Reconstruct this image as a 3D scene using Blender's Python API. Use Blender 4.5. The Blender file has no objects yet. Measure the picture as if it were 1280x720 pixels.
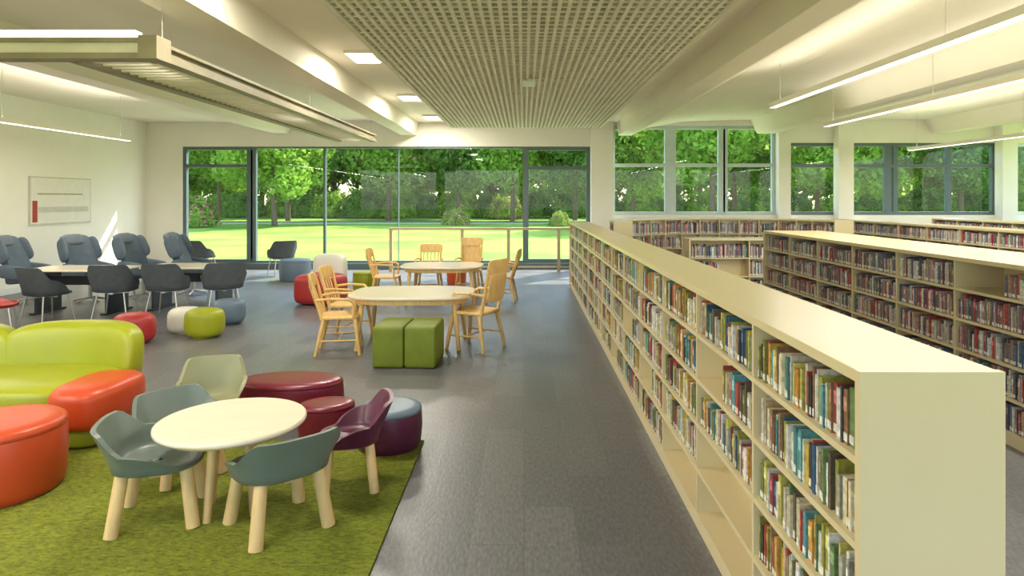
import bpy, math, random
import numpy as np
from mathutils import Vector, Matrix, Euler
random.seed(7); np.random.seed(7)
D=bpy.data
SC=bpy.context.scene

# ---------------------------------------------------------------- materials
def mat(name,col,rough=0.5,var=0.08,scale=8.0,bump=0.0,bscale=60,metal=0.0,spec=0.5,stretch=None):
    m=D.materials.new(name); m.use_nodes=True
    nt=m.node_tree; b=nt.nodes['Principled BSDF']
    tc=nt.nodes.new('ShaderNodeTexCoord'); mp=nt.nodes.new('ShaderNodeMapping')
    nt.links.new(tc.outputs['Object'],mp.inputs['Vector'])
    if stretch: mp.inputs['Scale'].default_value=stretch
    n=nt.nodes.new('ShaderNodeTexNoise'); n.inputs['Scale'].default_value=scale; n.inputs['Detail'].default_value=4
    nt.links.new(mp.outputs[0],n.inputs['Vector'])
    r=nt.nodes.new('ShaderNodeValToRGB')
    a=[max(0,c*(1-var)) for c in col]; bb=[min(1,c*(1+var)) for c in col]
    r.color_ramp.elements[0].position=.3; r.color_ramp.elements[1].position=.7
    r.color_ramp.elements[0].color=(*a,1); r.color_ramp.elements[1].color=(*bb,1)
    nt.links.new(n.outputs['Fac'],r.inputs[0]); nt.links.new(r.outputs[0],b.inputs['Base Color'])
    b.inputs['Roughness'].default_value=rough; b.inputs['Metallic'].default_value=metal
    b.inputs['Specular IOR Level'].default_value=spec
    if bump>0:
        n2=nt.nodes.new('ShaderNodeTexNoise'); n2.inputs['Scale'].default_value=bscale; n2.inputs['Detail'].default_value=3
        nt.links.new(mp.outputs[0],n2.inputs['Vector'])
        bp=nt.nodes.new('ShaderNodeBump'); bp.inputs['Strength'].default_value=bump; bp.inputs['Distance'].default_value=.02
        nt.links.new(n2.outputs['Fac'],bp.inputs['Height']); nt.links.new(bp.outputs[0],b.inputs['Normal'])
    return m
def emat(name,col,s):
    m=D.materials.new(name); m.use_nodes=True; nt=m.node_tree
    b=nt.nodes['Principled BSDF']; b.inputs['Base Color'].default_value=(*col,1)
    b.inputs['Emission Color'].default_value=(*col,1); b.inputs['Emission Strength'].default_value=s
    return m
M={}
M['wall']=mat('wall_paint',(.86,.82,.72),.8,.02,2)
M['ceil']=mat('ceiling_paint',(.85,.79,.65),.85,.02,1.5)
M['beam']=mat('beam_paint',(.86,.82,.71),.7,.02,2)
M['slat']=mat('ceiling_slat',(.80,.75,.62),.7,.05,6)
M['slatback']=mat('slat_backing',(.34,.30,.22),.9,.1,5)
M['shelf']=mat('shelf_laminate',(.68,.56,.32),.30,.02,3)
M['frame']=mat('window_frame',(.10,.14,.15),.4,.05,5)
M['framel']=mat('window_frame_light',(.50,.58,.58),.4,.05,5)
M['wood']=mat('birch_wood',(.72,.46,.16),.4,.14,5,stretch=(8,8,1))
M['ply']=mat('pale_ply',(.72,.49,.22),.4,.1,5,stretch=(6,6,1))
M['tabletop']=mat('table_laminate',(.82,.71,.55),.2,.03,3,stretch=(1,6,1))
M['slate']=mat('slate_shell',(.145,.180,.155),.38,.06,5)
M['khaki']=mat('khaki_shell',(.26,.26,.14),.45,.06,5)
M['purple']=mat('purple_shell',(.10,.014,.045),.35,.1,5)
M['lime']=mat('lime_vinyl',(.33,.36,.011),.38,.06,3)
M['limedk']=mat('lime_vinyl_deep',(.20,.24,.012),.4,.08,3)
M['green']=mat('green_fabric',(.15,.19,.008),.6,.1,6,.2,80)
M['orange']=mat('orange_vinyl',(.56,.065,.016),.38,.06,3)
M['red']=mat('red_vinyl',(.40,.028,.028),.4,.06,3)
M['maroon']=mat('maroon_vinyl',(.17,.012,.028),.28,.1,3)
M['bluegrey']=mat('bluegrey_vinyl',(.13,.18,.24),.4,.06,3)
M['whitev']=mat('white_vinyl',(.72,.70,.60),.4,.04,3)
M['darkfab']=mat('dark_fabric',(.075,.085,.092),.7,.12,10,.1,90)
M['loungefab']=mat('lounge_fabric',(.10,.135,.175),.6,.12,8,.1,90)
M['headfab']=mat('headrest_fabric',(.15,.18,.21),.6,.1,8)
M['metal']=mat('brushed_metal',(.55,.55,.52),.3,.05,8,metal=.8)
M['darkmetal']=mat('dark_metal',(.05,.055,.06),.4,.05,8,metal=.4)
M['bronze']=mat('bronze_metal',(.28,.24,.15),.5,.12,4,metal=.3)
M['white']=mat('white_plastic',(.8,.8,.76),.4,.02,4)
M['paper']=mat('canvas',(.80,.77,.68),.8,.03,6)
M['tan']=mat('tan_paint',(.45,.36,.22),.8,.05,6)
M['greyp']=mat('grey_paint',(.60,.57,.49),.8,.05,6)
M['bark']=mat('bark',(.14,.10,.06),.9,.3,12,.5,20)
M['paving']=mat('paving',(.55,.52,.45),.8,.08,2)
M['lamp']=emat('lamp_diffuser',(1,.96,.88),1.4)
M['pink']=mat('blossom',(.75,.18,.3),.7,.2,6)

def floor_mat():
    m=D.materials.new('carpet_tiles'); m.use_nodes=True; nt=m.node_tree; b=nt.nodes['Principled BSDF']
    tc=nt.nodes.new('ShaderNodeTexCoord'); mp=nt.nodes.new('ShaderNodeMapping')
    mp.inputs['Rotation'].default_value=(0,0,math.radians(90))
    nt.links.new(tc.outputs['Object'],mp.inputs[0])
    br=nt.nodes.new('ShaderNodeTexBrick'); br.inputs['Scale'].default_value=1
    br.inputs['Brick Width'].default_value=.9; br.inputs['Row Height'].default_value=.3
    br.inputs['Mortar Size'].default_value=.004; br.inputs['Bias'].default_value=0
    br.inputs['Color1'].default_value=(.130,.126,.131,1); br.inputs['Color2'].default_value=(.172,.166,.170,1); br.inputs['Mortar'].default_value=(.13,.12,.12,1)
    nt.links.new(mp.outputs[0],br.inputs['Vector'])
    n=nt.nodes.new('ShaderNodeTexNoise'); n.inputs['Scale'].default_value=55; n.inputs['Detail'].default_value=4
    mp2=nt.nodes.new('ShaderNodeMapping'); mp2.inputs['Scale'].default_value=(1,.35,1)
    nt.links.new(tc.outputs['Object'],mp2.inputs[0]); nt.links.new(mp2.outputs[0],n.inputs['Vector'])
    mr=nt.nodes.new('ShaderNodeMapRange'); mr.inputs[1].default_value=.3; mr.inputs[2].default_value=.7; mr.inputs[3].default_value=.72; mr.inputs[4].default_value=1.25
    nt.links.new(n.outputs['Fac'],mr.inputs[0])
    mx=nt.nodes.new('ShaderNodeVectorMath'); mx.operation='MULTIPLY'
    nt.links.new(br.outputs['Color'],mx.inputs[0]); nt.links.new(mr.outputs[0],mx.inputs[1])
    nt.links.new(mx.outputs[0],b.inputs['Base Color']); b.inputs['Roughness'].default_value=.36
    b.inputs['Specular IOR Level'].default_value=.6
    bp=nt.nodes.new('ShaderNodeBump'); bp.inputs['Strength'].default_value=.15; bp.inputs['Distance'].default_value=.01
    nt.links.new(n.outputs['Fac'],bp.inputs['Height']); nt.links.new(bp.outputs[0],b.inputs['Normal'])
    return m
M['carpet']=floor_mat()
def rug_mat():
    m=D.materials.new('green_rug'); m.use_nodes=True; nt=m.node_tree; b=nt.nodes['Principled BSDF']
    tc=nt.nodes.new('ShaderNodeTexCoord'); mp=nt.nodes.new('ShaderNodeMapping'); mp.inputs['Scale'].default_value=(1,2.2,1)
    nt.links.new(tc.outputs['Object'],mp.inputs[0])
    n=nt.nodes.new('ShaderNodeTexNoise'); n.inputs['Scale'].default_value=26; n.inputs['Detail'].default_value=7; n.inputs['Roughness'].default_value=.75
    nt.links.new(mp.outputs[0],n.inputs['Vector'])
    r=nt.nodes.new('ShaderNodeValToRGB'); r.color_ramp.elements[0].position=.34; r.color_ramp.elements[1].position=.68
    r.color_ramp.elements[0].color=(.10,.12,.004,1); r.color_ramp.elements[1].color=(.36,.40,.025,1)
    nt.links.new(n.outputs['Fac'],r.inputs[0]); nt.links.new(r.outputs[0],b.inputs['Base Color']); b.inputs['Roughness'].default_value=.95
    bp=nt.nodes.new('ShaderNodeBump'); bp.inputs['Strength'].default_value=.8; bp.inputs['Distance'].default_value=.03
    nt.links.new(n.outputs['Fac'],bp.inputs['Height']); nt.links.new(bp.outputs[0],b.inputs['Normal'])
    return m
M['rug']=rug_mat()
def grass_mat():
    m=D.materials.new('lawn_grass'); m.use_nodes=True; nt=m.node_tree; b=nt.nodes['Principled BSDF']
    tc=nt.nodes.new('ShaderNodeTexCoord')
    n=nt.nodes.new('ShaderNodeTexNoise'); n.inputs['Scale'].default_value=.25; n.inputs['Detail'].default_value=8
    nt.links.new(tc.outputs['Object'],n.inputs['Vector'])
    r=nt.nodes.new('ShaderNodeValToRGB'); r.color_ramp.elements[0].position=.35; r.color_ramp.elements[1].position=.65
    r.color_ramp.elements[0].color=(.13,.26,.012,1); r.color_ramp.elements[1].color=(.30,.46,.04,1)
    nt.links.new(n.outputs['Fac'],r.inputs[0]); nt.links.new(r.outputs[0],b.inputs['Base Color']); b.inputs['Roughness'].default_value=.9
    return m
M['grass']=grass_mat()
def leaf_mat(name,c0,c1):
    m=D.materials.new(name); m.use_nodes=True; nt=m.node_tree
    for n in list(nt.nodes): nt.nodes.remove(n)
    out=nt.nodes.new('ShaderNodeOutputMaterial'); d=nt.nodes.new('ShaderNodeBsdfDiffuse'); t=nt.nodes.new('ShaderNodeBsdfTranslucent'); mx=nt.nodes.new('ShaderNodeMixShader')
    tc=nt.nodes.new('ShaderNodeTexCoord'); n=nt.nodes.new('ShaderNodeTexNoise'); n.inputs['Scale'].default_value=1.6; n.inputs['Detail'].default_value=5
    nt.links.new(tc.outputs['Object'],n.inputs['Vector'])
    r=nt.nodes.new('ShaderNodeValToRGB'); r.color_ramp.elements[0].position=.35; r.color_ramp.elements[1].position=.65
    r.color_ramp.elements[0].color=(*c0,1); r.color_ramp.elements[1].color=(*c1,1)
    nt.links.new(n.outputs['Fac'],r.inputs[0])
    for s in (d,t): nt.links.new(r.outputs[0],s.inputs['Color'])
    mx.inputs[0].default_value=.5
    nt.links.new(d.outputs[0],mx.inputs[1]); nt.links.new(t.outputs[0],mx.inputs[2]); nt.links.new(mx.outputs[0],out.inputs[0])
    return m
M['leaf1']=leaf_mat('leaves_bright',(.19,.36,.05),(.46,.64,.12))
M['leaf2']=leaf_mat('leaves_deep',(.10,.23,.05),(.28,.47,.11))
def glass_mat():
    m=D.materials.new('window_glass'); m.use_nodes=True; nt=m.node_tree
    for n in list(nt.nodes): nt.nodes.remove(n)
    out=nt.nodes.new('ShaderNodeOutputMaterial'); t=nt.nodes.new('ShaderNodeBsdfTransparent'); g=nt.nodes.new('ShaderNodeBsdfGlossy'); mx=nt.nodes.new('ShaderNodeMixShader')
    t.inputs[0].default_value=(.97,.99,.97,1); g.inputs['Roughness'].default_value=.02; mx.inputs[0].default_value=.018
    nt.links.new(t.outputs[0],mx.inputs[1]); nt.links.new(g.outputs[0],mx.inputs[2]); nt.links.new(mx.outputs[0],out.inputs[0])
    return m
M['glass']=glass_mat()
def book_mat():
    m=D.materials.new('book_covers'); m.use_nodes=True; nt=m.node_tree; b=nt.nodes['Principled BSDF']
    a=nt.nodes.new('ShaderNodeAttribute'); a.attribute_name='Col'
    tc=nt.nodes.new('ShaderNodeTexCoord'); n=nt.nodes.new('ShaderNodeTexNoise'); n.inputs['Scale'].default_value=45
    nt.links.new(tc.outputs['Object'],n.inputs['Vector'])
    mr=nt.nodes.new('ShaderNodeMapRange'); mr.inputs[1].default_value=.35; mr.inputs[2].default_value=.65; mr.inputs[3].default_value=.75; mr.inputs[4].default_value=1.2
    nt.links.new(n.outputs['Fac'],mr.inputs[0])
    mx=nt.nodes.new('ShaderNodeVectorMath'); mx.operation='MULTIPLY'
    nt.links.new(a.outputs['Color'],mx.inputs[0]); nt.links.new(mr.outputs[0],mx.inputs[1])
    nt.links.new(mx.outputs[0],b.inputs['Base Color']); b.inputs['Roughness'].default_value=.45
    return m
M['books']=book_mat()

# ---------------------------------------------------------------- mesh builder
class MB:
    def __init__(s): s.V=[];s.F=[];s.m=[];s.s=[];s.c=[];s.mats=[]
    def mi(s,k):
        if k not in s.mats: s.mats.append(k)
        return s.mats.index(k)
    def add(s,vs,fs,k,smooth=False,col=None):
        o=len(s.V); s.V.extend([tuple(v) for v in vs]); i=s.mi(k)
        for f in fs: s.F.append([o+a for a in f]); s.m.append(i); s.s.append(smooth); s.c.append(col)
    BF=[(0,3,2,1),(4,5,6,7),(0,1,5,4),(1,2,6,5),(2,3,7,6),(3,0,4,7)]
    def box(s,x0,x1,y0,y1,z0,z1,k,col=None,fn=None):
        v=[(x0,y0,z0),(x1,y0,z0),(x1,y1,z0),(x0,y1,z0),(x0,y0,z1),(x1,y0,z1),(x1,y1,z1),(x0,y1,z1)]
        if fn: v=[fn(*p) for p in v]
        s.add(v,MB.BF,k,False,col)
    def tube(s,p0,p1,r0,r1,k,n=12):
        p0=Vector(p0);p1=Vector(p1); d=(p1-p0).normalized()
        a=d.orthogonal().normalized(); b=d.cross(a)
        v=[]
        for p,r in ((p0,r0),(p1,r1)):
            for i in range(n):
                t=2*math.pi*i/n; v.append(p+a*math.cos(t)*r+b*math.sin(t)*r)
        s.add(v,[(i,(i+1)%n,n+(i+1)%n,n+i) for i in range(n)],k,True)
        s.add(v[:n],[tuple(range(n))[::-1]],k); s.add(v[n:],[tuple(range(n))],k)
    def path(s,pts,r,k,n=10):
        for a,b in zip(pts[:-1],pts[1:]): s.tube(a,b,r,r,k,n)
    def sup(s,c,size,k,e1=.35,e2=.35,rot=(0,0,0),nu=40,nv=24,bend=None):
        R=Euler([math.radians(a) for a in rot]).to_matrix(); c=Vector(c)
        f=lambda w,e: math.copysign(abs(w)**e,w)
        v=[];a,b,d=[t/2 for t in size]
        for j in range(nv+1):
            ph=-math.pi/2+math.pi*j/nv
            for i in range(nu):
                th=2*math.pi*i/nu
                p=Vector((a*f(math.cos(ph),e1)*f(math.cos(th),e2),b*f(math.cos(ph),e1)*f(math.sin(th),e2),d*f(math.sin(ph),e1)))
                if bend: p=Vector(bend(*p))
                v.append(c+R@p)
        fs=[(j*nu+i,j*nu+(i+1)%nu,(j+1)*nu+(i+1)%nu,(j+1)*nu+i) for j in range(nv) for i in range(nu)]
        s.add(v,fs,k,True)
    def lathe(s,prof,c,k,n=48,sx=1,sy=1,ex=1.0):
        f=lambda w: math.copysign(abs(w)**ex,w)
        v=[]
        for r,z in prof:
            for i in range(n):
                t=2*math.pi*i/n; v.append((c[0]+r*sx*f(math.cos(t)),c[1]+r*sy*f(math.sin(t)),c[2]+z))
        m=len(prof)
        fs=[(j*n+i,j*n+(i+1)%n,(j+1)*n+(i+1)%n,(j+1)*n+i) for j in range(m-1) for i in range(n)]
        s.add(v,fs,k,True)
        s.add(v[:n],[tuple(range(n))[::-1]],k); s.add(v[-n:],[tuple(range(n))],k)
    def mesh(s,name):
        me=D.meshes.new(name); me.from_pydata(s.V,[],s.F)
        for k in s.mats: me.materials.append(M[k])
        me.polygons.foreach_set('material_index',s.m); me.polygons.foreach_set('use_smooth',s.s)
        if any(c is not None for c in s.c):
            at=me.color_attributes.new('Col','FLOAT_COLOR','CORNER')
            arr=[]
            for f,c in zip(s.F,s.c):
                c=c or (.5,.5,.5)
                arr.extend([c[0],c[1],c[2],1.0]*len(f))
            at.data.foreach_set('color',arr)
        me.update(); return me
    def obj(s,name,loc=(0,0,0),rz=0,sc=1,data=None):
        return put(data or s.mesh(name),name,loc,rz,sc)
def put(me,name,loc=(0,0,0),rz=0,sc=1):
    o=D.objects.new(name,me); SC.collection.objects.link(o); o.location=loc; o.rotation_euler=(0,0,math.radians(rz))
    o.scale=(sc,sc,sc) if not isinstance(sc,tuple) else sc
    return o

# ---------------------------------------------------------------- room shell
XL,XR,YB,YF=-10.2,14.0,-4.0,17.7
b=MB(); b.box(XL-.2,XR+.2,YB-.2,YF+.25,-.1,0,'carpet'); b.obj('floor')
b=MB(); b.box(XL-.2,XL,YB,YF+.25,0,4.3,'wall'); b.obj('wall_left')
b=MB(); b.box(XR,XR+.2,YB,YF+.25,0,.9,'wall'); b.box(XR,XR+.2,YB,YF+.25,3.5,4.3,'wall')  # out-of-view window openings, added to let more sky light in
for y in (-4,1.2,6.6,12,17.45): b.box(XR,XR+.2,y,y+.5,.9,3.5,'wall')
b.obj('wall_right')
b=MB(); b.box(XL-.2,XR+.2,YB-.2,YB,0,.8,'wall'); b.box(XL-.2,XR+.2,YB-.2,YB,3.6,4.3,'wall')  # wall left open behind the camera, added openings give frontal fill light
for x in (-10.4,-5.3,-.3,4.7,9.7,13.7): b.box(x,x+.5,YB-.2,YB,.8,3.6,'wall')
b.obj('wall_near')
b=MB()
Y0,Y1=YF,YF+.25
b.box(XL,-9.22,Y0,Y1,0,4.3,'wall')
b.box(-9.22,1.79,Y0,Y1,3.3,4.3,'wall')
b.box(1.79,2.37,Y0-.25,Y1,0,4.3,'wall')
b.box(2.37,6.8,Y0,Y1,3.86,4.3,'wall'); b.box(2.37,6.8,Y0,Y1,0,1.45,'wall')
b.box(6.8,7.12,Y0-.2,Y1,0,4.3,'wall')
b.box(7.12,XR,Y0,Y1,3.4,4.3,'wall'); b.box(7.12,XR,Y0,Y1,0,1.45,'wall')
b.box(8.35,8.75,Y0-.3,Y0,0,4.3,'wall'); b.box(12.7,13.1,Y0-.3,Y0,0,4.3,'wall')
b.obj('wall_back')
b=MB(); b.box(-9.2,1.78,Y0-.12,Y0+.1,0,.16,'frame'); b.obj('baseboard_back')
b=MB(); b.box(XL,XL+.02,YB+.01,Y0-.02,0,.12,'white'); b.obj('baseboard_left')

prof=[(-10.2,3.95),(-6.9,3.95),(-6.75,3.65),(-6.35,3.65),(-6.2,4.02),(-4.0,4.0),(-3.45,3.85),(-3.3,3.6),(-2.9,3.6),(-2.85,3.95),
      (2.5,3.95),(2.55,3.6),(2.9,3.6),(3.3,3.8),(4.3,3.97),(6.1,4.02),(6.3,3.65),(6.75,3.65),(7.1,3.85),(8.4,4.0),(10.8,4.02),(11.0,3.65),(11.4,3.65),(11.8,3.9),(14.0,3.98)]
b=MB()
v=[(x,YB,z) for x,z in prof]+[(x,YF+.02,z) for x,z in prof]; n=len(prof)
b.add(v,[(i,i+1,n+i+1,n+i) for i in range(n-1)],'ceil')
b.box(XL-.2,XR+.2,YB-.2,YF+.25,4.3,4.4,'ceil')
b.obj('ceiling')

# slatted acoustic panel
b=MB()
px0,px1,py0,py1,pz=-1.72,1.82,-1.5,15.8,3.6
b.box(px0+.02,px1-.02,py0,py1,pz+.10,pz+.14,'slatback')
nl=40
for i in range(nl+1):
    x=px0+(px1-px0)*i/nl; b.box(x-.018,x+.018,py0,py1,pz+.0,pz+.10,'slat')
y=py0
while y<py1:
    b.box(px0,px1,y,y+.05,pz+.012,pz+.08,'slat'); y+=.15
b.box(px0-.04,px0-.018,py0,py1,pz-.01,pz+.16,'slat'); b.box(px1+.018,px1+.04,py0,py1,pz-.01,pz+.16,'slat')
for x in (px0+.2,px1-.2):
    for yy in (0,5,10,15): b.tube((x,yy,pz+.14),(x,yy,3.95),.01,.01,'metal',6)
b.obj('slatted_ceiling_panel')
b=MB(); b.box(-.09,.09,-.09,.09,0,.05,'white'); b.tube((0,0,.05),(0,0,.10),.02,.02,'white'); b.obj('ceiling_speaker',(.07,9.3,3.50))

# ---------------------------------------------------------------- windows
def window(name,x0,x1,z0,z1,muls,trans,k='frame',w=.07):
    b=MB(); y0,y1=YF+.04,YF+.16
    b.box(x0,x0+w,y0,y1,z0,z1,k); b.box(x1-w,x1,y0,y1,z0,z1,k)
    b.box(x0+w,x1-w,y0,y1,z1-w,z1,k); b.box(x0+w,x1-w,y0,y1,z0,z0+w,k)
    for m_,ww in muls: b.box(m_-ww/2,m_+ww/2,y0,y1,z0+w,z1-w,k)
    for (a,c,z) in trans: b.box(a,c,y0+.002,y1-.002,z-w/2,z+w/2,k)
    b.box(x0+w/2,x1-w/2,y0+.05,y0+.06,z0+w/2,z1-w/2,'glass')
    return b.obj(name)
window('window_1',-9.22,-7.3,0.16,3.3,[(-7.42,.16)],[(-9.15,-7.5,2.78)],w=.09)
window('window_2',-7.3,.02,0.16,3.3,[(-5.4,.06),(-3.4,.015)],[],w=.05)
window('window_3',.02,1.79,0.16,3.3,[],[(.1,1.72,2.72)],w=.1)
window('window_4',2.37,3.9,1.45,3.86,[],[(2.4,3.85,2.8)],'framel',.09)
window('window_5',3.9,5.35,1.45,3.86,[(4.05,.12)],[(3.97,5.3,2.8)],'framel',.09)
window('window_6',5.35,6.8,1.45,3.86,[(5.45,.12)],[(5.4,6.75,2.8)],'framel',.09)
window('window_7',7.12,9.85,1.45,3.4,[(8.5,.16)],[(7.2,9.8,2.78)],'frame',.09)
window('window_8',9.85,12.75,1.45,3.4,[(10.05,.12),(11.5,.12)],[(9.9,12.7,2.78)],'frame',.09)
window('window_9',12.75,14.0,1.45,3.4,[],[],'framel',.09)

# ---------------------------------------------------------------- outdoors
b=MB(); b.box(-120,140,YF+.25,170,-.12,-.05,'grass'); b.box(-120,140,-80,YB-.2,-.12,-.05,'grass'); b.box(XR+.2,140,YB-.2,YF+.25,-.12,-.05,'grass'); b.obj('lawn')
b=MB(); b.box(-30,40,YF+.25,19.5,-.05,-.02,'paving'); b.obj('patio')
b=MB()
b.box(-90,90,50,52.5,-.05,-.03,'paving'); b.obj('garden_path')

def tree_mesh(name,H,R,nl,lk,seed,low=.22,ls=.42):
    rg=np.random.RandomState(seed); b=MB()
    b.tube((0,0,0),(.1,0,H*.35),.22,.15,'bark'); b.tube((.1,0,H*.35),(0,.1,H*.8),.15,.05,'bark')
    for i in range(7):
        a=rg.uniform(0,6.28); z=H*rg.uniform(.28,.6); b.tube((.05,0,z),(math.cos(a)*R*.7,math.sin(a)*R*.7,z+R*.5),.09,.03,'bark',6)
    nc=60; cs=[]
    while len(cs)<nc:
        p=rg.uniform(-1,1,3)
        if .35<np.linalg.norm(p)<1: cs.append(p)
    zc=H*(low+1)/2; hz=H*(1-low)/2
    V=[];F=[]
    for i in range(nl):
        c=cs[rg.randint(nc)]
        p=rg.normal(0,1,3); p/=np.linalg.norm(p); p*=rg.uniform(.7,1)*R*.30
        P=Vector((c[0]*R*.85+p[0],c[1]*R*.85+p[1],max(.4,zc+c[2]*hz*.88+p[2])))
        nrm=Vector(tuple(p/np.linalg.norm(p)+rg.normal(0,.5,3))).normalized()
        a=nrm.orthogonal().normalized(); a=(Matrix.Rotation(rg.uniform(0,6.28),3,nrm)@a); c2=nrm.cross(a)
        s=ls*rg.uniform(.6,1.2)
        o=len(V); V+= [P-a*s*.5,P+c2*s*.28,P+a*s*.5,P-c2*s*.28]; F.append((o,o+1,o+2,o+3))
    b.add(V,F,lk)
    return b.mesh(name)
T=[tree_mesh('tree_a',13,5.4,17000,'leaf1',1),tree_mesh('tree_b',14,5.4,17000,'leaf2',2),tree_mesh('tree_c',12,4.6,15000,'leaf1',3,.14),tree_mesh('tree_d',12,5.2,17000,'leaf2',4,.0,.5),tree_mesh('tree_e',12,5.4,17000,'leaf1',8,.0,.5)]
rg=random.Random(3)
spots=[(-27,58,0),(-20.5,57,1),(-17.5,46,2),(-12,58,0),(-6,60,1),(-1,56.5,0),(4.5,58,1),(9.5,57,2),(13.5,47,0),(18,56,1),(22,45,2),(25,56,0),(30,45,1),(32,57,2),(37,47,0),(42,58,1),(48,57,0),(-35,57,2)]
for x,y,k in spots: put(T[k],'garden_tree',(x,y,-.05),rg.uniform(0,360),rg.uniform(.9,1.15))
for i in range(24): put(T[3 if i%2 else 4],'garden_tree',(-62+i*5.8+rg.uniform(-1,1),78+rg.uniform(-3,3),-.05),rg.uniform(0,360),rg.uniform(1.3,1.65))
def bush_mesh(name,nl,lk,seed,extra=None):
    rg=np.random.RandomState(seed); b=MB(); b.tube((0,0,0),(0,0,.6),.05,.04,'bark',6)
    for kk,cnt in ((lk,nl),(extra,nl//5 if extra else 0)):
        V=[];F=[]
        for i in range(cnt):
            p=rg.normal(0,1,3); p/=np.linalg.norm(p); p[2]=abs(p[2]); q=p*rg.uniform(.75,1.05)
            q=q*(1+.15*math.sin(p[0]*7)*math.cos(p[1]*6))
            P=Vector((q[0]*1.5,q[1]*1.2,q[2]*1.5+.1)); nrm=Vector(tuple(p+rg.normal(0,.5,3))).normalized()
            a=nrm.orthogonal().normalized(); a=(Matrix.Rotation(rg.uniform(0,6.28),3,nrm)@a); c2=nrm.cross(a); s=.2*rg.uniform(.6,1.2)
            o=len(V); V+= [P-a*s*.5,P+c2*s*.3,P+a*s*.5,P-c2*s*.3]; F.append((o,o+1,o+2,o+3))
        if V: b.add(V,F,kk)
    return b.mesh(name)
BU=[bush_mesh('bush_a',3500,'leaf1',5),bush_mesh('bush_b',3500,'leaf2',6),bush_mesh('bush_p',3000,'leaf1',7,'pink')]
for i in range(34):
    put(BU[i%2],'garden_bush',(-50+i*3.1,67+rg.uniform(-2,2),-.05),rg.uniform(0,360),rg.uniform(1.2,2.0))
for x,y,s in ((-22.5,44,1.3),(-26.5,43,1.0),(-5,48,.7),(-1.8,62,1.4),(2.5,46,.6)): put(BU[2],'flowering_bush',(x,y,-.05),rg.uniform(0,360),s)

# ---------------------------------------------------------------- guard rail near window
b=MB()
for x in (-3.45,-1.6,-.4,.9,1.6): b.box(x-.04,x+.04,-.03,.03,0,1.08,'tan')
b.box(-3.5,1.65,-.05,.05,1.08,1.14,'tan')
b.box(-3.45,1.6,-.015,.015,.1,.14,'tan')
b.obj('guard_rail',(0,17.0,0))

# ---------------------------------------------------------------- suspended luminaires
LC=(1,.945,.84)
def linear(name,x,y0,y1,z,up,down,k='beam'):
    b=MB(); L=y1-y0
    b.box(-.06,.06,0,L,-.035,.035,k)
    b.box(-.045,.045,.02,L-.02,-.04,-.035,'lamp')
    n=max(2,int(L/3)+1)
    for i in range(n):
        yy=.3+(L-.6)*i/(n-1)
        b.tube((0,yy,.03),(0,yy,3.93-z),.004,.004,'metal',6)
    o=b.obj(name,(x,y0,z))
    la=D.lights.new(name+'_uplight','AREA'); la.shape='RECTANGLE'; la.size=.12; la.size_y=L-.1; la.energy=up; la.color=LC
    lo=D.objects.new('uplight',la); SC.collection.objects.link(lo); lo.parent=o; lo.location=(0,L/2,.05); lo.rotation_euler=(math.pi,0,0)
    lb=D.lights.new(name+'_downlight','AREA'); lb.shape='RECTANGLE'; lb.size=.08; lb.size_y=L-.1; lb.energy=down; lb.color=LC
    lp=D.objects.new('downlight',lb); SC.collection.objects.link(lp); lp.parent=o; lp.location=(0,L/2,-.045)
    return o
linear('suspended_linear_light',-8.0,-2,13.3,3.1,50,120)
linear('suspended_linear_light',3.75,-2,9.9,3.3,22,110)
linear('suspended_linear_light',5.75,0,12.5,3.3,24,100)
linear('suspended_linear_light',9.4,2,16,3.1,40,100)
linear('suspended_linear_light',-5.6,-2,3.5,3.2,30,100)  # extra fixture out of view, added for fill from the camera side
for y in (1.8,5.6,9.4,13.2,16.4):
    b=MB(); b.box(-.2,.2,-.34,.34,-.04,.0,'beam'); b.box(-.18,.18,-.31,.31,-.05,-.04,'lamp')
    o=b.obj('recessed_ceiling_light',(-2.3,y,3.95))
    la=D.lights.new('recessed','AREA'); la.shape='RECTANGLE'; la.size=.34; la.size_y=.6; la.energy=42; la.color=LC
    lo=D.objects.new('lamp',la); SC.collection.objects.link(lo); lo.parent=o; lo.location=(0,0,-.055)

# suspended track frame, upper left
b=MB(); zf=3.1
def beam_y(x,y0,y1,k='bronze'):
    b.box(x-.06,x+.06,y0,y1,zf,zf+.05,k); b.box(x-.05,x+.05,y0,y1,zf+.13,zf+.16,k); b.box(x-.012,x+.012,y0,y1,zf+.05,zf+.13,k)
beam_y(-3.2,5.6,14.0); beam_y(-3.95,5.75,14.0)
b.box(-6.6,-3.26,5.62,5.78,zf,zf+.05,'bronze'); b.box(-6.6,-3.26,5.62,5.78,zf+.14,zf+.18,'bronze'); b.box(-6.6,-3.26,5.69,5.71,zf+.05,zf+.14,'bronze')
b.box(-6.6,-3.3,5.64,5.66,zf+.05,zf+.14,'slat')
b.box(-3.28,-3.12,5.57,5.80,zf-.01,zf+.19,'bronze')
yy=5.9
while yy<13.95:
    b.box(-3.88,-3.27,yy,yy+.035,zf+.02,zf+.1,'slat'); yy+=.14
b.box(-6.5,-3.35,5.645,5.755,zf+.20,zf+.25,'lamp')
for x,y in ((-3.2,5.8),(-3.2,9.8),(-3.2,13.8),(-6.4,5.7),(-4.6,5.7),(-3.95,9.8),(-3.95,13.8)): b.tube((x,y,zf+.15),(x,y,3.6),.005,.005,'metal',6)
o=b.obj('suspended_track_frame')

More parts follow.
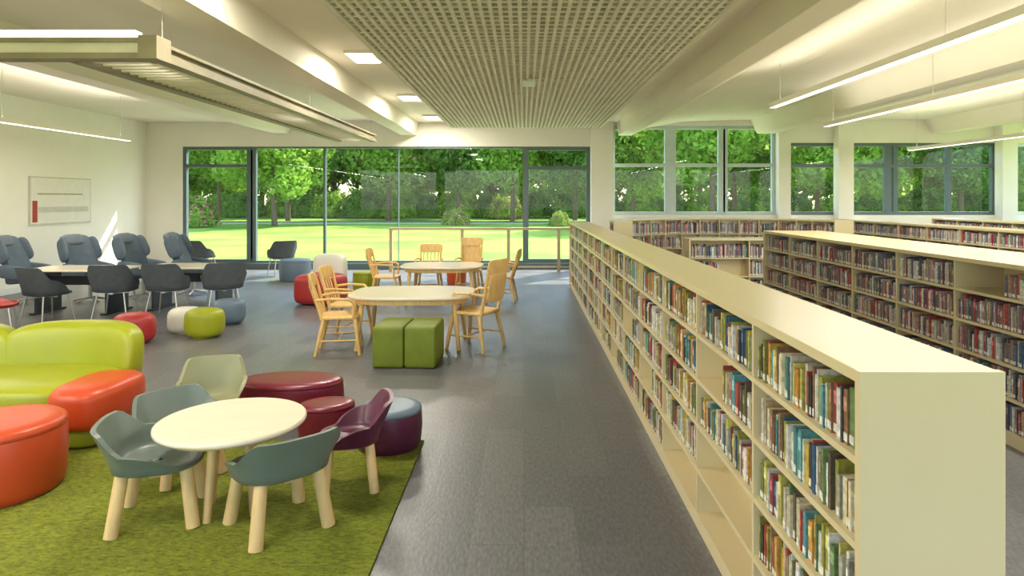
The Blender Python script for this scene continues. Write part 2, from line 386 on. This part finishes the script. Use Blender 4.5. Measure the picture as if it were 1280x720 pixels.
# ---------------------------------------------------------------- shelving
PAL=[(.66,.58,.44),(.75,.72,.62),(.45,.08,.05),(.30,.05,.05),(.60,.42,.06),(.07,.22,.22),(.04,.10,.20),(.14,.22,.08),(.40,.26,.12),(.06,.05,.05),(.62,.28,.05),(.50,.47,.38),(.25,.13,.07),(.12,.32,.34),(.55,.48,.12),(.30,.28,.05),(.7,.62,.4),(.72,.7,.66),(.22,.20,.04),(.12,.09,.06)]
PAL2=[(.50,.34,.32),(.28,.13,.14),(.62,.58,.53),(.12,.10,.13),(.40,.18,.14),(.68,.66,.60),(.18,.16,.22),(.34,.29,.24),(.10,.17,.25),(.55,.40,.25),(.45,.06,.06),(.24,.29,.20),(.7,.67,.6)]
def shelving(name,L,W,H,rows,fn,pal=PAL,bay=.9,seed=1,fill=.95,gaps=(),labels=True,part={}):
    rg=random.Random(seed); c=MB(); k=MB()
    nb=max(1,round(L/bay)); bl=L/nb; base=.09; t=.028
    dep=W/2
    for i in range(nb):
        a,e=i*bl,(i+1)*bl
        c.box(a,e,0,W,H-.035,H,'shelf',fn=fn)
        c.box(a,e,.03,W-.03,0,base,'shelf',fn=fn)
        c.box(a,e,dep-.01,dep+.01,base,H-.035,'shelf',fn=fn)
        if i>0: c.box(a-.011,a+.011,.02,W-.02,base,H-.035,'shelf',fn=fn)
        for r in range(rows):
            z=base+(H-.035-base)*r/rows
            c.box(a,e,.015,W-.015,z,z+t*.8,'shelf',fn=fn)
    c.box(-.03,0,-.005,W+.005,0,H+.002,'shelf',fn=fn); c.box(L,L+.03,-.005,W+.005,0,H+.002,'shelf',fn=fn)
    pitch=(H-.035-base)/rows
    for side in (0,1):
        for r in range(rows):
            z=base+pitch*r+t*.8
            for i in range(nb):
                if (side,r,i) in gaps: continue
                u=i*bl+.02; end=(i+1)*bl-.02
                if rg.random()>fill: end=u+(end-u)*rg.uniform(.3,.8)
                if (side,r,i) in part: end=u+(end-u)*part[(side,r,i)]
                hb=rg.uniform(.72,.84)
                while True:
                    w=rg.choice([.008,.010,.012,.016,.02,.024,.03]); 
                    if u+w>end: break
                    h=min(pitch-.03,(pitch-t)*hb*rg.uniform(.82,1.12)); d=rg.uniform(.12,dep-.05)
                    col=rg.choice(pal); q=rg.uniform(.7,1.1); col=tuple(min(.85,x*q) for x in col)
                    f=.03+rg.uniform(0,.015)
                    if side==0: k.box(u,u+w*.95,f,f+d,z,z+h,'books',col,fn)
                    else: k.box(u,u+w*.95,W-f-d,W-f,z,z+h,'books',col,fn)
                    if labels and rg.random()<.8:
                        g=(.78,.76,.68)
                        ys=(f-.002,f) if side==0 else (W-f,W-f+.002)
                        k.box(u+.001,u+w*.95-.001,ys[0],ys[1],z+.010,z+.036,'books',g,fn)
                    if labels and rg.random()<.3:
                        g=tuple(min(.8,x*1.8+.08) for x in col)
                        ys=(f-.002,f) if side==0 else (W-f,W-f+.002)
                        k.box(u+.002,u+w*.95-.002,ys[0],ys[1],z+h*.6,z+h*.85,'books',g,fn)
                    u+=w+ (rg.uniform(0,.004) if rg.random()<.9 else .02)
    c.obj(name); k.obj('library_books')
MY0=1.88
shelving('bookshelf',12.0,.407,1.4,5,lambda u,v,z:(.968+v,MY0+.03+u,z),seed=11,gaps={(0,0,1),(0,0,2),(0,1,1)},part={(0,3,1):.55,(0,1,3):.5,(0,0,0):.6})
shelving('bookshelf',6.2,.9,1.4,5,lambda u,v,z:(3.7+v,3.9+u,z),pal=PAL2,seed=12)
shelving('bookshelf',6.6,.5,1.4,5,lambda u,v,z:(7.6+v,9.6+u,z),pal=PAL2,seed=13)
shelving('bookshelf',4.5,.5,1.4,5,lambda u,v,z:(10.4+v,12.2+u,z),pal=PAL2,seed=14)
RC=2.2; cx_,cy_=4.2,13.3
def arc(u,v,z):
    a=math.radians(190)-u/RC; r=RC+v
    return (cx_+r*math.cos(a)*.95, cy_+r*math.sin(a)*.75, z)
shelving('curved_bookshelf',RC*math.radians(190),.4,1.45,4,lambda u,v,z:arc(u,v,z),pal=PAL2,seed=15,bay=.45)
shelving('low_bookshelf',2.2,.5,1.15,3,lambda u,v,z:(3.1+u,12.2+v,z),pal=PAL2,seed=17)

# ---------------------------------------------------------------- rug
b=MB(); b.box(-6.2,-.78,-1.5,5.12,0,.014,'rug'); b.obj('green_rug')
RZ=.0145

# ---------------------------------------------------------------- seats
def shell_chair(k,legk,seat=.34,R=.20,bh=.24,leg=.027,spread=.17,arm=.45,metal=False):
    b=MB(); n=48; layers=[]
    f=lambda w: math.copysign(abs(w)**.72,w)
    th_=.026
    for off in (0,1):
        g=[]
        o=th_*off
        def ring(t,zz,ex=0):
            row=[]
            for i in range(n):
                th=2*math.pi*i/n
                row.append((f(math.cos(th))*(R*t+ex+o)*1.08,f(math.sin(th))*(R*t+ex+o),zz-o))
            return row
        for t,z in ((.05,0),(.35,.002),(.65,.006),(.88,.015),(1,.03)): g.append(ring(t,seat+z))
        for s in (.15,.4,.7,.9,1.0):
            row=[]
            for i in range(n):
                th=2*math.pi*i/n; bk=-math.sin(th) # back at -Y
                q=max(0,min(1,(bk+.45)/.7)); q=q*q*(3-2*q)
                q2=max(0,min(1,(bk-.35)/.45)); q2=q2*q2*(3-2*q2)
                h=.03+bh*(arm*q+(1-arm)*q2)
                rr=R+o+.055*s*q
                row.append((f(math.cos(th))*rr*1.08,f(math.sin(th))*rr-.04*s*q2,seat+.03+(h-.03)*s))
            g.append(row)
        layers.append(g)
    for li,g in enumerate(layers):
        v=[p for r in g for p in r]; m=len(g)
        fs=[(j*n+i,j*n+(i+1)%n,(j+1)*n+(i+1)%n,(j+1)*n+i) for j in range(m-1) for i in range(n)]
        fs.append(tuple(range(n)))
        if li: fs=[x[::-1] for x in fs]
        b.add(v,fs,k,True)
    a,c=layers[0][-1],layers[1][-1]
    b.add(a+c,[(i,(i+1)%n,n+(i+1)%n,n+i) for i in range(n)],k)
    for sx in (-1,1):
        for sy in (-1,1):
            if metal: b.tube((sx*spread*.85,sy*spread*.85,seat-.01),(sx*spread*1.15,sy*spread*1.15,0),.013,.012,legk,8)
            else: b.tube((sx*spread*.88,sy*spread*.88,seat-.005),(sx*spread*1.12,sy*spread*1.12,0),leg*.95,leg*1.0,legk,16)
    b.box(-spread*.85,spread*.85,-.03,.03,seat-.045,seat-.022,legk); b.box(-.03,.03,-spread*.85,spread*.85,seat-.045,seat-.022,legk)
    return b.mesh('shell_chair')
KC=shell_chair('slate','ply',seat=.335,R=.215,bh=.22,leg=.038,spread=.185)
KK=shell_chair('khaki','ply',seat=.31,R=.16,bh=.27,leg=.03,spread=.13)
KP=shell_chair('purple','ply',seat=.31,R=.165,bh=.23,leg=.032,spread=.14)
DC=shell_chair('darkfab','metal',seat=.44,R=.25,bh=.4,spread=.22,arm=.5,metal=True)
RD=shell_chair('red','metal',seat=.44,R=.25,bh=.3,spread=.22,arm=.2,metal=True)
put(KC,'kids_chair',(-2.16,3.90,RZ),-72)
put(KC,'kids_chair',(-1.42,3.80,RZ),42)
put(KC,'kids_chair',(-2.34,4.50,RZ),-130,.9)
put(KK,'kids_chair',(-2.42,5.08,RZ),-160)
put(KP,'kids_chair',(-1.15,4.32,RZ),105)

def round_table(r,h,k='tabletop'):
    b=MB(); b.lathe([(r-.012,h-.032),(r,h-.024),(r,h-.006),(r-.008,h)],(0,0,0),k,64)
    b.lathe([(r-.03,h-.045),(r-.02,h-.0325)],(0,0,0),'ply',64)
    for i in range(4):
        a=math.pi/4+i*math.pi/2; b.tube((math.cos(a)*r*.30,math.sin(a)*r*.30,h-.035),(math.cos(a)*r*.42,math.sin(a)*r*.42,0),.028,.024,'ply',14)
    return b
round_table(.43,.55).obj('kids_round_table',(-1.77,3.98,RZ),20)

def drum(r,h,side,top=None,sx=1,sy=1,ex=1):
    b=MB(); top=top or side
    b.lathe([(r*.9,0),(r*.93,.012),(r*.97,.06),(r*1.0,h*.5),(r*.985,h*.8),(r*.97,h*.86)],(0,0,0),side,48,sx,sy,ex)
    b.lathe([(r*.96,h*.855),(r*.985,h*.88),(r*.97,h*.94),(r*.9,h*.98),(r*.7,h*.998),(.01,h)],(0,0,0),top,48,sx,sy,ex)
    return b
drum(.38,.46,'orange').obj('orange_pouf',(-3.40,4.24,RZ))
drum(.25,.31,'purple','bluegrey').obj('round_pouf',(-1.03,5.02,RZ))
drum(.46,.35,'maroon','maroon',1,.58).obj('oval_bench',(-2.02,5.68,0))
drum(.22,.30,'maroon','maroon',1,.8).obj('oval_bench',(-1.54,5.12,RZ),20)
for (x,y,k,w,h,rz) in ((-5.12,8.62,'red',.50,.4,10),(-4.80,9.3,'whitev',.45,.36,10),(-4.38,9.0,'lime',.50,.4,-5),(-4.48,9.95,'bluegrey',.48,.38,20)):
    b=MB(); b.sup((0,0,h/2),(w,w*.85,h),k,.55,.75); b.lathe([(w*.3,0),(w*.34,.03)],(0,0,0),k,24); b.obj('low_pouf',(x,y,0),rz)
drum(.36,.5,'bluegrey').obj('round_pouf',(-5.3,15.2,0))
b=MB(); b.sup((0,0,.27),(.80,.76,.54),'red',.4,.45); b.sup((0,.30,.60),(.66,.24,.55),'whitev',.5,.5); b.obj('red_lounge_seat',(-3.68,11.9,0),-15)
drum(.24,.46,'lime').obj('round_pouf',(-3.15,13.0,0))
drum(.22,.46,'orange').obj('round_pouf',(-1.5,14.6,0))
b=MB(); b.sup((-.18,0,.235),(.36,.64,.47),'green',.14,.14); b.sup((.18,0,.235),(.36,.64,.47),'green',.14,.14); b.obj('green_pouf',(-1.33,7.62,0),-2)

# sofa
b=MB()
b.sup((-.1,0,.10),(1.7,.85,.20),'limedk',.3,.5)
b.sup((-.1,-.02,.31),(1.75,.92,.30),'lime',.4,.5)
def curve(x,y,z): return (x,y-.28*(x/.55)**2*.55,z)
b.sup((.22,.52,.50),(1.15,.34,.58),'lime',.55,.5,bend=curve,rot=(-6,0,0))
b.sup((-.85,.40,.48),(1.1,.36,.60),'lime',.55,.5,bend=curve,rot=(-6,0,12))
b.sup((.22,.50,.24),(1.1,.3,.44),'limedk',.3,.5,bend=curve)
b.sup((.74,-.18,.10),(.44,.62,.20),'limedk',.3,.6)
b.sup((.78,-.16,.29),(.50,.76,.34),'orange',.42,.7)
b.obj('curved_sofa',(-4.16,5.38,RZ))

def wood_chair(H=1.0,panel=True,k='wood'):
    b=MB(); s=.45
    for sx in (-1,1):
        b.tube((sx*.20,.19,s-.02),(sx*.25,.25,0),.026,.02,k)
        b.tube((sx*.20,-.18,s-.02),(sx*.25,-.27,0),.026,.02,k)
        b.tube((sx*.19,-.2,s-.02),(sx*.21,-.33,H-.04),.022,.016,k)
        b.path([(sx*.205,-.26,s+.22),(sx*.26,-.1,s+.24),(sx*.265,.12,s+.23),(sx*.24,.17,s+.19),(sx*.215,.17,s)],.018,k)
        b.tube((sx*.235,.23,.18),(sx*.235,-.23,.18),.012,.012,k,8)
    b.tube((-.235,0,.18),(.235,0,.18),.012,.012,k,8)
    b.sup((0,0,s),(.48,.46,.05),k,.4,.4)
    def bd(x,y,z): return (x,y-.05*(1-(x/.25)**2),z)
    b.sup((0,-.315,H-.09),(.46,.025,.18),k,.4,.4,bend=bd,rot=(8,0,0))
    if panel: b.sup((0,-.285,H-.34),(.38,.018,.34),k,.3,.3,bend=bd,rot=(10,0,0))
    else:
        for i in range(5): b.tube((-.14+.07*i,-.22,s),(-.15+.075*i,-.35,H-.14),.011,.011,k,8)
    return b.mesh('wooden_chair')
WC=wood_chair(.98,False); WP=wood_chair(1.1,True)
put(WC,'wooden_armchair',(-2.28,8.15,0),-80)
put(WC,'wooden_armchair',(-2.40,9.0,0),-95)
put(WP,'wooden_armchair',(-.62,8.35,0),62,1.05)
put(WC,'wooden_armchair',(-.42,12.2,0),85)
put(WC,'wooden_armchair',(-2.55,12.2,0),-90)
put(WC,'wooden_armchair',(-1.9,13.1,0),180)
put(WP,'wooden_armchair',(-1.1,13.2,0),175)
def long_table(L,W,H,name,loc,rz=0,top='tabletop',leg='wood',ex=.55):
    b=MB()
    b.lathe([(.985,H-.035),(1,H-.028),(1,H-.006),(.992,H)],(0,0,0),top,64,L/2,W/2,ex)
    b.lathe([(.90,H-.10),(.90,H-.0355)],(0,0,0),leg,64,L/2,W/2,ex)
    for sx in (-1,1):
        for sy in (-1,1): b.tube((sx*L*.36,sy*W*.33,H-.06),(sx*L*.40,sy*W*.38,0),.032,.025,leg)
    return b.obj(name,loc,rz)
long_table(1.6,1.15,.68,'reading_table',(-1.45,8.6,0))
long_table(1.5,1.1,.68,'reading_table',(-1.5,12.1,0))

def lounge():
    b=MB()
    b.sup((0,.04,.46),(.58,.60,.16),'loungefab',.4,.4,rot=(6,0,0))
    b.sup((0,-.32,.80),(.60,.14,.86),'loungefab',.4,.45,rot=(22,0,0),bend=lambda x,y,z:(x,y+.10*(x/.3)**2,z))
    b.sup((0,-.42,1.12),(.42,.16,.22),'headfab',.5,.5,rot=(22,0,0))
    for sx in (-1,1):
        b.sup((sx*.31,-.02,.58),(.08,.58,.24),'loungefab',.5,.5,rot=(-8,0,0))
        b.sup((sx*.30,-.28,.96),(.07,.28,.44),'loungefab',.6,.6,rot=(22,0,sx*-12))
    b.tube((0,0,.38),(0,0,.06),.035,.035,'metal')
    for i in range(5):
        a=i*math.tau/5; b.tube((0,0,.09),(math.cos(a)*.3,math.sin(a)*.3,.02),.022,.016,'metal',8)
    return b.mesh('wing_armchair')
LG=lounge()
for x,y,r in ((-9.0,11.9,-85),(-8.0,12.1,-105),(-7.3,12.6,-95),(-6.55,13.0,-80)): put(LG,'wing_armchair',(x,y,0),r)
def study(name,loc,L=1.6,W=.9):
    b=MB(); b.sup((0,0,.725),(L,W,.035),'tabletop',.3,.25)
    for sx in (-1,1): b.box(sx*L*.36-.02,sx*L*.36+.02,-W*.32,W*.32,0,.71,'darkmetal'); b.box(sx*L*.36-.05,sx*L*.36+.05,-W*.4,W*.4,0,.03,'darkmetal')
    b.box(-L*.36,L*.36,-.015,.015,.45,.6,'darkmetal')
    b.obj(name,loc)
study('study_table',(-7.4,11.0,0)); study('study_table',(-5.75,11.4,0),1.5); study('study_table',(-8.9,9.9,0),1.3)
for x,y,r in ((-7.3,10.05,-20),(-6.5,10.45,10),(-5.75,10.6,5),(-4.95,10.8,30),(-8.0,9.2,70)): put(DC,'tub_chair',(x,y,0),r)
put(RD,'red_chair',(-7.2,8.9,0),-60); put(RD,'red_chair',(-8.6,8.8,0),-20)
put(DC,'tub_chair',(-6.0,16.2,0),40); put(DC,'tub_chair',(-8.0,16.3,0),-20)

# framed artwork on the left wall
b=MB(); x=XL+.001
b.box(x,x+.03,13.5,15.4,1.34,2.36,'greyp'); b.box(x+.03,x+.036,13.53,15.37,1.37,2.33,'paper')
b.box(x+.036,x+.04,13.56,13.70,1.4,1.85,'red'); b.box(x+.036,x+.04,13.72,15.3,1.60,1.72,'greyp')
b.box(x+.036,x+.04,13.7,15.1,1.98,2.01,'tan')
b.obj('wall_artwork')

# ---------------------------------------------------------------- light
w=D.worlds.new('sky'); SC.world=w; w.use_nodes=True; nt=w.node_tree
bg=nt.nodes['Background']; sk=nt.nodes.new('ShaderNodeTexSky'); sk.sky_type='NISHITA'; sk.sun_disc=False
sk.sun_elevation=math.radians(42); sk.sun_rotation=math.radians(45)
nt.links.new(sk.outputs[0],bg.inputs[0]); bg.inputs[1].default_value=.40
s=D.lights.new('sun','SUN'); s.energy=6.0; s.angle=math.radians(.6); s.color=(1,.95,.82)
so=D.objects.new('sun',s); SC.collection.objects.link(so)
so.rotation_euler=Vector((-.45,-.55,-.62)).normalized().to_track_quat('-Z','Y').to_euler(); so.location=(30,30,30)

# ---------------------------------------------------------------- camera
cam=D.cameras.new('camera'); co=D.objects.new('camera',cam); SC.collection.objects.link(co)
co.location=(0,0,1.9); co.rotation_euler=(math.pi/2,0,0)
cam.sensor_width=36; cam.lens=36*820/1280; cam.shift_x=-15/1280; cam.shift_y=-112/1280; cam.clip_end=400
SC.camera=co
SC.view_settings.view_transform='Standard'; SC.view_settings.look='None'; SC.view_settings.exposure=.95
